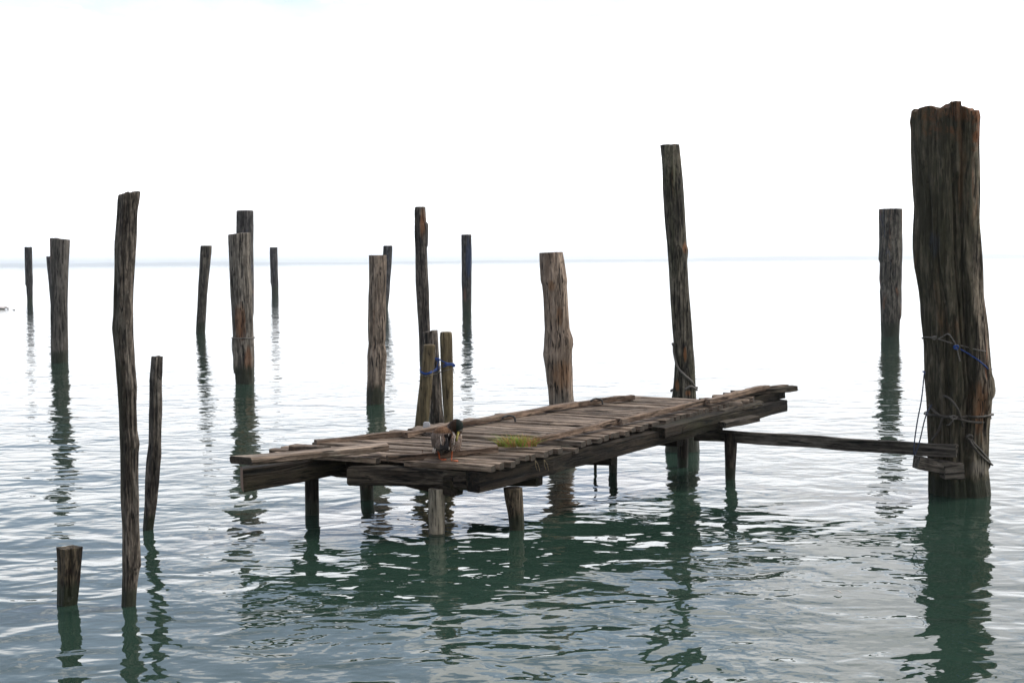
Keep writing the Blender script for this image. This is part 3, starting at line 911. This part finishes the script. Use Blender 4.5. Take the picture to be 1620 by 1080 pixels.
# trio lashing
bl = []
for k in range(2):
    dz = .012 * k
    bl.append(smooth_path([T1.front(664.6, 588 - k * 2, .01), T1.front(673, 592 - k * 1.6, .014), T1.front(683, 589 - k * 1.6, .012), at_y(692, 585 - k * 3, T3.D - .12), T2.front(702, 580 - k * 3, .012), T2.front(710, 577 - k * 2.5, .012), T2.front(717.5, 578 - k * 2.4, .006)], 6))
bl.append(smooth_path([at_y(688, 567, T3.D - .09), at_y(693, 567, T3.D - .12), T2.front(698, 570, .012), T2.front(707, 574, .012), T2.front(717.6, 575, .006)], 6))
bl.append(smooth_path([at_y(694, 566, T3.D - .10), at_y(693, 574, T3.D - .12), at_y(689, 587, T3.D - .12)], 5))
bl.append(smooth_path([at_y(664.5, 586, T1.D + .0), at_y(668, 580, T1.D + .12), at_y(690, 570, T3.D + .16), at_y(712, 572, T2.D + .13), at_y(718.6, 577, T2.D)], 8))
bl.append(knot(T2.front(717, 578, .0), .014, 5))
bl.append(knot(at_y(692, 569, T3.D - .12), .014, 6))
rope('blue_rope', 'bright blue rope lashing the trio of stakes together', bl, .0056, m_rope_blue)
rope('grey_cord', 'thin pale cord tied just below the blue rope on the trio of stakes',
     [smooth_path([T1.front(664.4, 591, .008), T1.front(673, 595, .012), T1.front(683, 592.5, .012), at_y(692, 590.6, T3.D - .12), T2.front(702, 586.5, .01), T2.front(717.6, 583, .005)], 6),
      smooth_path([T2.front(717.4, 583, .006), at_y(718.6, 590, T2.D - .05)], 4), knot(at_y(690.5, 590, T3.D - .12), .012, 9), knot(at_y(695, 589, T3.D - .12), .01, 10),
      smooth_path([at_y(687, 588, T3.D - .12), at_y(691, 580, T3.D - .12), at_y(694, 575, T3.D - .12)], 4)], .004, m_rope_grey)

# wire round the rust streaked post
zw = G_.front(385, 533).z
rope('wire_loop', 'thin wire tied round the rust streaked post with one end hanging at its left',
     [G_.wrap(zw - .02, zw - .02, 0, 2 * math.pi, .018, 50), smooth_path([G_.front(367.8, 534, .03), at_y(367.4, 550, G_.D - .1), at_y(369.4, 565, G_.D - .15), at_y(370.6, 590, G_.D - .1)], 5)], .010, m_rope_grey, cat='wire')
# rope on the very tall post
rope('old_rope', 'frayed grey rope slung diagonally round the foot of the very tall leaning post',
     [smooth_path([M_.front(1065.6, 545, .01), M_.front(1066.5, 560, .02), M_.front(1072, 580, .02), M_.front(1082, 592, .02), M_.front(1094, 603, .02), M_.front(1100, 613, .01)], 8),
      smooth_path([M_.front(1065, 546, .01), M_.front(1063.8, 543, .03)], 4),
      M_.wrap(M_.front(1099, 614).z, M_.front(1066, 619).z, 0, math.pi, .014, 24), smooth_path([M_.front(1084, 616, .02), M_.front(1093, 611, .03), at_y(1103, 617, M_.D - .1)], 6)], .012, m_rope_grey)

# ------------------------------------------------------------------ small things on the jetty
for k, (u, v, z, lab) in enumerate([(803, 659, .67, 'black rubber strap arched over the left rail near the middle of the jetty'), (942, 632, .72, 'black rubber strap arched over the left rail near its far end')]):
    c = at_z(u, v + 2, z)
    d = (L1 - L0).normalized()
    s_ = Vector((-d.y, d.x, 0))
    p = [c + d * (-.055) + s_ * .01, c + d * -.045 + Vector((0, 0, .012)), c + Vector((0, 0, .020)), c + d * .035 + Vector((0, 0, .014)) - s_ * .02, c + d * .05 - s_ * .035 + Vector((0, 0, .0)), c + d * .048 - s_ * .045 - Vector((0, 0, .035))]
    rope('rubber_strap', lab, [smooth_path(p, 6)], .009, m_black, cat='strap', group='rubber straps on the rail')

# bent nail sticking up by the duck
nb_ = at_z(668.5, 723, .545)
g_ = Geo().add(tube([nb_, nb_ + Vector((.001, 0, .03)), nb_ + Vector((0, 0, .055))], .0028, 6)).add(tube([nb_ + Vector((0, 0, .054)), nb_ + Vector((0, 0, .058))], .005, 8))
o = g_.build('rusty_nail', plain('rust', (.07, .03, .018), .8), None, nb_)
tag(o, 'rusty nail standing upright in the front plank left of the duck', 'nail')

# dark crumpled clump left of the duck
bm = bmesh.new()
bmesh.ops.create_icosphere(bm, subdivisions=4, radius=1)
for v in bm.verts:
    k = 1 + .45 * noise.noise(v.co * 2.1 + Vector((3, 1, 2))) + .25 * noise.noise(v.co * 6)
    v.co = Vector((v.co.x * .048 * k, v.co.y * .04 * k, max(-.01, v.co.z * .026 * k)))
me = bpy.data.meshes.new('weed_clump'); bm.to_mesh(me); bm.free()
o = link('weed_clump', me, plain('dry_weed', (.035, .027, .022), .95, .6, 120, .006), None, at_z(674, 690, .575) + Vector((0, 0, .008)))
tag(o, 'dark crumpled clump of dried weed on the deck left of the duck', 'weed')

# pale block behind the rail at the trio
c = at_z(675, 681, .60)
bm = bmesh.new()
bmesh.ops.create_cube(bm, size=1)
for v in bm.verts:
    tp = .82 if v.co.z > 0 else 1.0
    v.co = Vector((v.co.x * .062 * tp, v.co.y * .05 * tp, v.co.z * .055))
bmesh.ops.bevel(bm, geom=bm.edges[:], offset=.006, segments=2, affect='EDGES')
me = bpy.data.meshes.new('foam_block'); bm.to_mesh(me); bm.free()
o = link('foam_block', me, plain('dirty_foam', (.42, .42, .43), .8, .12, 60, .002), None, at_z(674.5, 673, .64) + Vector((0, .03, .0)))
tag(o, 'small pale grey block set behind the rail at the foot of the roped trio', 'block')
c_blk = Vector(o.location)
timber('bracket_board', c_blk + Vector((-.10, .02, -.028)), c_blk + Vector((.12, -.03, -.028)), .12, .12, .03, mat=M_plank, n=3, seed=99)

# ------------------------------------------------------------------ grass
def grass_mat():
    m, g = new_mat('grass_blades')
    a = g.n('ShaderNodeVertexColor', layer_name='tone')
    b = g.n('ShaderNodeBsdfPrincipled', {'Base Color': a.outputs[0], 'Roughness': .6})
    t = g.n('ShaderNodeBsdfTranslucent', {'Color': a.outputs[0]})
    mx = g.n('ShaderNodeMixShader', {0: .35, 1: b.outputs[0], 2: t.outputs[0]})
    g.n('ShaderNodeOutputMaterial', {0: mx.outputs[0]})
    return m


M_grass = grass_mat()


def blades(name, base, n, rx, ry, hmin, hmax, green, seed, droop=.6, parent=None, dirv=None):
    rs = random.Random(seed)
    vs, fs, cols = [], [], []
    for i in range(n):
        a = rs.random() * 6.283
        q = math.sqrt(rs.random())
        fx = math.cos(a) * q
        p = Vector((fx * rx, math.sin(a) * q * ry, 0))
        hgt = (hmin + (hmax - hmin) * rs.random()) * (1 - .35 * q)
        lean = Vector((rs.gauss(0, .5) + fx * .8, rs.gauss(0, .5), 0)) * hgt
        wdt = .0022 + .0018 * rs.random()
        sd = Vector((math.cos(a * 3), math.sin(a * 3), 0)) * wdt
        is_g = rs.random() < green * (1.1 - .5 * max(0, fx))
        if is_g: c = (.20 + .14 * rs.random(), .30 + .16 * rs.random(), .04 + .05 * rs.random())
        else: c = (.36 + .2 * rs.random(), .20 + .13 * rs.random(), .09 + .05 * rs.random())
        st = len(vs)
        for k in range(4):
            t = k / 3
            if k < 3 or True:
                w_ = 1 - t * .92
                q3 = p + lean * t * t * 1.1 + Vector((0, 0, hgt * (t - droop * .35 * t ** 3)))
                vs.append(q3 - sd * w_); vs.append(q3 + sd * w_)
                cols += [c, c]
        for k in range(3):
            fs.append((st + 2 * k, st + 2 * k + 1, st + 2 * k + 3, st + 2 * k + 2))
    o = mesh_from(name, vs, fs, M_grass, parent, base)
    ca = o.data.color_attributes.new('tone', 'FLOAT_COLOR', 'POINT')
    for i, c in enumerate(cols):
        ca.data[i].color = (*c, 1)
    return o


tag(blades('grass_tuft', at_z(818, 706, .585), 700, .15, .06, .05, .16, .5, 5), 'tuft of green and straw coloured grass growing between the planks', 'grass')
tag(blades('grass_sprig', at_z(1116, 634, .715), 40, .03, .02, .02, .05, .95, 6), 'tiny bright green sprig beside the right rail at the far end', 'grass')
# dead stalks hanging below the deck edge
for k, (u, v) in enumerate([(847, 728), (861, 727)]):
    p = at_z(u, v, .545)
    g_ = Geo()
    for j in range(2):
        e = (j - .5) * .02
        g_.add(tube(smooth_path([p, p + Vector((.01 + e, -.02, -.03)), p + Vector((.022 + e, -.02, -.07 - .01 * j))], 4), .0014, 5))
    o = g_.build('dry_stalk', plain('straw', (.22, .17, .09), .8), None, p)
    tag(o, ['pair of dry stalks hanging over the right deck edge, nearer the duck', 'pair of dry stalks hanging over the right deck edge, right of the other pair'][k], 'stalk', group='dry stalks over the deck edge')
# roots hanging in the water gap below the right stringer
g_ = Geo()
p0 = at_z(714, 775, .34)
rs = random.Random(4)
for j in range(5):
    p = p0 + Vector((.02 * j - .03, .02, 0))
    g_.add(tube(smooth_path([p, p + Vector((rs.gauss(0, .006), 0, -.02)), p + Vector((rs.gauss(0, .01), 0, -.035 - .05 * rs.random()))], 4), .0018, 5))
g_.build('hanging_root', M_beam, jet, JO)

# ------------------------------------------------------------------ duck
m_duck, g = new_mat('duck_plumage')
att = g.n('ShaderNodeVertexColor', layer_name='tone')
tcd = g.n('ShaderNodeTexCoord')
nn = g.noise(g.mapping(tcd.outputs['Object'], (1, 1, .45)), 110, 4, .65)
cc_ = g.mix(g.smooth(nn, .35, .65), (.55, .55, .55), (1.3, 1.3, 1.3))
cc_ = g.mix(1.0, att.outputs[0], cc_, 'MULTIPLY')
b = g.n('ShaderNodeBsdfPrincipled', {'Base Color': cc_, 'Roughness': .8, 'Specular IOR Level': .15, 'Normal': g.n('ShaderNodeBump', {'Strength': .7, 'Distance': .003, 'Height': nn}).outputs[0]})
g.n('ShaderNodeOutputMaterial', {0: b.outputs[0]})

dk_y = at_z(705, 728, .545).y
dbase = at_z(706, 728, .548)
duck = empty('duck', dbase)
tag(duck, 'mallard drake seen from behind, preening with its dark green head bent to the right', 'duck')
S1 = dk_y / F        # metres per pixel at the duck


def dp(u, v, dy=0.0):
    q = at_y(u, v, dk_y + dy)
    return q - dbase


bm = bmesh.new()


def blob(c, rx, ry, rz, rot=None):
    m_ = Matrix.Translation(c)
    if rot: m_ = m_ @ rot
    m_ = m_ @ Matrix.Diagonal((rx, ry, rz, 1))
    bmesh.ops.create_uvsphere(bm, u_segments=24, v_segments=16, radius=1, matrix=m_)


tiltX = Matrix.Rotation(R(-38), 4, 'X')
blob(dp(701, 699, .06), .088, .125, .082, tiltX)          # breast and belly
blob(dp(701, 693, .00), .092, .105, .082, tiltX)          # back
blob(dp(702, 705, -.06), .062, .070, .050, tiltX)         # rump
blob(dp(709, 683, .06), .055, .06, .050)                  # shoulders
blob(dp(714, 678, .045), .042, .045, .045)                # neck
blob(dp(719, 674, .02), .047, .047, .046)                 # nape
blob(dp(722, 673.5, -.005), .052, .056, .053)               # head
blob(dp(726, 681, -.025), .030, .030, .030)                 # cheek
me0 = bpy.data.meshes.new('tmp'); bm.to_mesh(me0); bm.free()
tmp = bpy.data.objects.new('tmp', me0); C.objects.link(tmp)
mod = tmp.modifiers.new('r', 'REMESH'); mod.mode = 'VOXEL'; mod.voxel_size = .0055
mod2 = tmp.modifiers.new('s', 'SMOOTH'); mod2.iterations = 6; mod2.factor = .6
dg = bpy.context.evaluated_depsgraph_get()
me = bpy.data.meshes.new_from_object(tmp.evaluated_get(dg))
bpy.data.objects.remove(tmp)
me.name = 'duck_body'
ca = me.color_attributes.new('tone', 'FLOAT_COLOR', 'POINT')
hc = dp(722, 674, 0)
for i, v in enumerate(me.vertices):
    p = v.co
    d = (p - hc).length
    nz = noise.noise(p * 60)
    if d < .062 or (p.x > dp(716, 0).x and p.z > dp(0, 684).z):
        c = (.006, .010, .008) if nz < .2 else (.007, .016, .011)
        if p.x < dp(714.5, 0).x: c = (.035, .018, .010)
        if p.x > dp(728, 0).x: c = (.006, .012, .024)
    elif d < .069: c = (.10, .085, .07)
    elif abs(p.x - dp(703, 0).x) < .032 and p.z < dp(0, 690).z and p.y < .02: c = (.014, .010, .009)
    elif p.z > dp(0, 689).z: c = (.14 + .07 * nz, .075 + .04 * nz, .040 + .02 * nz)
    elif p.z < dp(0, 713).z: c = (.12, .10, .085)
    else: c = (.19, .14, .11)
    ca.data[i].color = (*c, 1)
me.polygons.foreach_set('use_smooth', [True] * len(me.polygons))
body_o = link('duck_body', me, m_duck, duck)

m_f1 = plain('flank_feather', (.25, .18, .14), .7, .3, 160, .001)
m_f2 = plain('brown_feather', (.085, .046, .026), .7, .35, 160, .001)
m_f3 = plain('pale_feather', (.50, .44, .38), .7, .2, 160)
m_f4 = plain('black_feather', (.013, .010, .009), .6, .3, 160)


def feather(name, a, b, wdt, mat, parent, nrm, thick=.002, n=6):
    """a leaf shaped blade from a to b, bulging along nrm"""
    a, b, nrm = Vector(a), Vector(b), Vector(nrm).normalized()
    ax = (b - a)
    sd = ax.cross(nrm).normalized()
    vs, fs = [], []
    for i in range(n + 1):
        t = i / n
        w_ = wdt * math.sin(math.pi * min(.97, .12 + t * .85)) ** .7
        c = a + ax * t + nrm * (.006 * math.sin(math.pi * t))
        vs += [c - sd * w_, c + nrm * thick, c + sd * w_, c - nrm * thick]
    for i in range(n):
        for k in range(4):
            l = (k + 1) % 4
            fs.append((i * 4 + k, i * 4 + l, i * 4 + 4 + l, i * 4 + 4 + k))
    fs.append((3, 2, 1, 0)); fs.append(tuple(n * 4 + k for k in range(4)))
    return mesh_from(name, vs, fs, mat, parent, None)


# two folded wings: an overlapping fan of feathers on each side of the dark rump
for side in (-1, 1):
    cxp = 702
    wing = bpy.data.objects.new('folded_wing', None)
    bmw = bmesh.new(); bmw.free()
    vs, fs = [], []
    # wing shell
    nu, nv = 12, 16
    for i in range(nu + 1):
        for j in range(nv + 1):
            s = i / nu; t = j / nv
            ang = R(18 + 78 * s)
            wr = (.099 + .004 * math.sin(9 * s + 6 * t)) * (1 - .20 * t ** 2)
            x = side * math.sin(ang) * wr * (1 - .10 * t)
            y = -math.cos(ang) * .098 + .055 - .02 * t
            z0_ = dp(702, 682).z; z1_ = dp(702, 713).z
            z = z0_ + (z1_ - z0_) * (t * (1.0 - .12 * (1 - s))) + .006 * math.cos(ang)
            y += -.035 * math.sin(math.pi * min(1, t * 1.1)) - .03 * t
            x += dp(701.5, 0).x
            if t < .25:
                k = (1 - t / .25)
                x = x * (1 - .35 * k) + dp(701.5, 0).x * .35 * k; y += .035 * k
            vs.append(Vector((x, y, z)))
    for i in range(nu):
        for j in range(nv):
            a = i * (nv + 1) + j
            fs.append((a, a + 1, a + nv + 2, a + nv + 1))
    wo_ = mesh_from('folded_wing', vs, fs, m_duck, duck)
    cw_ = wo_.data.color_attributes.new('tone', 'FLOAT_COLOR', 'POINT')
    for q, v_ in enumerate(vs):
        t = (q % (nv + 1)) / nv + .12 * noise.noise(v_ * 50)
        k = max(0, min(1, (t - .12) / .25))
        bar = .75 + .35 * math.sin(t * 44)
        cw_.data[q].color = ((.13 + .10 * k) * bar, (.072 + .10 * k) * bar, (.040 + .10 * k) * bar, 1)
    sm = wo_.modifiers.new('t', 'SOLIDIFY'); sm.thickness = .005; sm.offset = 0
    bpy.data.objects.remove(wing)
    # long flank feathers lying on the wing
    for k in range(7):
        s = .08 + .84 * k / 6
        i = int(s * nu)
        a = vs[i * (nv + 1) + 4]; b_ = vs[i * (nv + 1) + nv]
        out = Vector((side * s, -1 + s * .6, .1))
        e = Vector((-side * .012 * (1 - s), 0, -.006 - .004 * (k % 2)))
        feather('wing_feather', a + out * .004, b_ + out * .004 + e, .0095, m_f1 if k % 3 else m_f2, wo_, out)
    # pale curved edges
    for (i, wdd) in ((2, .0028), (nu - 1, .003)):
        pth = [vs[i * (nv + 1) + j] + Vector((side * .004, -.009, 0)) for j in range(1, 12)]
        g_ = Geo().add(tube(smooth_path(pth, 2), wdd, 6))
        g_.build('pale_feather_edge', m_f3, wo_)
# mantle feathers on the back
for k in range(16):
    a = (k % 8 - 3.5) / 3.5
    row = k // 8
    base = dp(703 + a * 13, 680 + row * 5 + abs(a) * 4, -.035 - .02 * row + abs(a) * .04)
    tip = dp(702 + a * 16, 692 + row * 5 + abs(a) * 3, -.088 - .008 * row + abs(a) * .06)
    feather('back_feather', base, tip, .012, [m_f2, m_f1, m_f2, m_f4][k % 4], duck, (a * .6, -1, .7))
for k in range(4):
    feather('pale_back_feather', dp(698 + 6 * k, 679 + (k % 2) * 2, -.03), dp(694 + 8 * k, 690 + (k % 2), -.094), .003, m_f3, duck, (0, -1, .6))
# black tail coverts and white tail tips
for k in range(7):
    a = (k - 3) / 3
    feather('tail_feather', dp(703 + a * 4, 692, -.10), dp(703 + a * 6, 712 + (k % 2) * 1.5, -.125), .009, m_f4, duck, (a * .4, -1, .2))
for (u, v) in ((685, 716), (687.5, 717), (704, 713), (707, 714), (710.5, 712)):
    feather('white_tail_tip', dp(u + (1 if u < 690 else 0), v - 8, -.105), dp(u, v, -.118), .004, m_f3, duck, (0, -1, .2))
# bill
m_bill = plain('yellow_bill', (.20, .17, .030), .45, .2, 80)
g_ = Geo()
bv, bf = tube([dp(725, 683.5, -.048), dp(724, 688.5, -.075), dp(723, 693, -.098), dp(722.3, 697.5, -.112)], lambda t: (.010, .0075, .0078, .0045)[int(round(t * 3))], 12)
g_.add((bv, bf))
g_.build('bill', m_bill, duck)
m_eye = plain('eye_black', (.004, .004, .004), .15, 0, 10)
for du, dy in ((729.5, -.040), (717.6, -.043)):
    bm = bmesh.new(); bmesh.ops.create_uvsphere(bm, u_segments=10, v_segments=8, radius=.0042)
    me = bpy.data.meshes.new('eye'); bm.to_mesh(me); bm.free()
    link('eye', me, m_eye, duck, dp(du, 679.5, dy))
# legs and webbed feet
m_leg = plain('orange_skin', (.42, .09, .025), .5, .25, 90)
for (u1, v1, u2, v2) in ((693.5, 713, 695.5, 726.6), (715, 713, 714, 729.5)):
    top = dp(u1, v1, -.03); ft = at_z(u2, v2, .549) - dbase
    g_ = Geo().add(tube(smooth_path([top, (top + ft) / 2 + Vector((0, .006, 0)), ft + Vector((0, 0, .004))], 4), lambda t: .0065 - .002 * t, 8))
    lg = g_.build('leg', m_leg, duck)
    fv = [ft + Vector((0, .005, .009))]
    ang0 = R(62 if u2 < 700 else 20)
    toes = []
    for q in (-1, 0, 1):
        an = -ang0 + q * R(30) + R(20)
        toes.append(ft + Vector((math.cos(an) * .052, math.sin(an) * .040 - .004, .003)))
    fv += [toes[0], (toes[0] + toes[1]) / 2 * .94 + ft * .06, toes[1], (toes[1] + toes[2]) / 2 * .94 + ft * .06, toes[2]]
    fv += [p - Vector((0, 0, .004)) for p in fv]
    ff = [(0, 1, 2), (0, 2, 3), (0, 3, 4), (0, 4, 5), (6, 8, 7), (6, 9, 8), (6, 10, 9), (6, 11, 10)] + [(k, k + 6, k + 7, k + 1) for k in range(1, 5)] + [(0, 6, 7, 1), (5, 11, 6, 0)]
    mesh_from('webbed_foot', fv, ff, m_leg, lg, smooth=False)
    g_ = Geo()
    for tq in toes:
        g_.add(tube([ft + Vector((0, 0, .006)), tq + Vector((0, 0, .002))], .003, 6))
    g_.build('toe', m_leg, lg)

# ------------------------------------------------------------------ feather floating on the water, far bird
fp = at_z(1326, 938, 0.004)
o = feather('floating_feather', (-.018, .03, .012), (.016, -.02, .006), .008, m_f3, None, (0, 0, 1))
o.location = fp
tag(o, 'small pale feather floating on the water left of the massive post reflection', 'feather')

bp_ = at_z(3, 489, 0)
bird = empty('swimming_bird', bp_)
tag(bird, 'pale water bird floating far off at the left edge, cut by the frame', 'bird')
bs = bp_.y / F
bm = bmesh.new()
for c, rx, ry, rz in (((-1 * bs, 0, 2.0 * bs), 7.5 * bs, 6 * bs, 2.6 * bs), ((5.5 * bs, 0, 3.0 * bs), 3 * bs, 2.4 * bs, 1.6 * bs), ((-6 * bs, 0, 3 * bs), 4 * bs, 3 * bs, 2 * bs), ((9.5 * bs, 0, 1.2 * bs), 2.2 * bs, 1.6 * bs, 1.2 * bs)):
    bmesh.ops.create_uvsphere(bm, u_segments=20, v_segments=12, radius=1, matrix=Matrix.Translation(c) @ Matrix.Diagonal((rx, ry, rz, 1)))
me0 = bpy.data.meshes.new('tmp'); bm.to_mesh(me0); bm.free()
tmp = bpy.data.objects.new('tmp', me0); C.objects.link(tmp)
mod = tmp.modifiers.new('r', 'REMESH'); mod.mode = 'VOXEL'; mod.voxel_size = .012
mod2 = tmp.modifiers.new('s', 'SMOOTH'); mod2.iterations = 5
dg = bpy.context.evaluated_depsgraph_get()
me = bpy.data.meshes.new_from_object(tmp.evaluated_get(dg))
bpy.data.objects.remove(tmp)
me.polygons.foreach_set('use_smooth', [True] * len(me.polygons))
link('bird_body', me, plain('white_plumage', (.62, .57, .54), .8, .12, 12), bird)
feather('tail', (-2 * bs, 0, 3 * bs), (12 * bs, 0, 2.4 * bs), 1.2 * bs, m_f2, bird, (0, 0, 1))
dv = at_z(22, 490, 0.01)
bm = bmesh.new()
bmesh.ops.create_icosphere(bm, subdivisions=3, radius=1)
for v in bm.verts:
    k = 1 + .3 * noise.noise(v.co * 2)
    v.co = Vector((v.co.x * .06 * k, v.co.y * .05 * k, v.co.z * .022 * k))
me = bpy.data.meshes.new('floating_debris'); bm.to_mesh(me); bm.free()
tag(link('floating_debris', me, m_f4, None, dv), 'tiny dark scrap floating just right of the far swimming bird', 'debris')

# ------------------------------------------------------------------ haze: closed box round everything, water included
bx = (-9300, 9300, -80, 14200, -2.6, 42)
vs = [(x, y, z) for z in bx[4:6] for y in bx[2:4] for x in bx[0:2]]
fs = [(0, 2, 3, 1), (4, 5, 7, 6), (0, 1, 5, 4), (2, 6, 7, 3), (0, 4, 6, 2), (1, 3, 7, 5)]
m_hz, g = new_mat('haze_air')
pv = g.n('ShaderNodeVolumePrincipled', {'Color': (.96, .985, 1.0, 1), 'Density': 0.00034, 'Anisotropy': 0.75})
g.n('ShaderNodeOutputMaterial', {1: pv.outputs[0]})
HAZE = True
if HAZE:
    tag(mesh_from('haze', vs, fs, m_hz, smooth=False), kind='stuff')
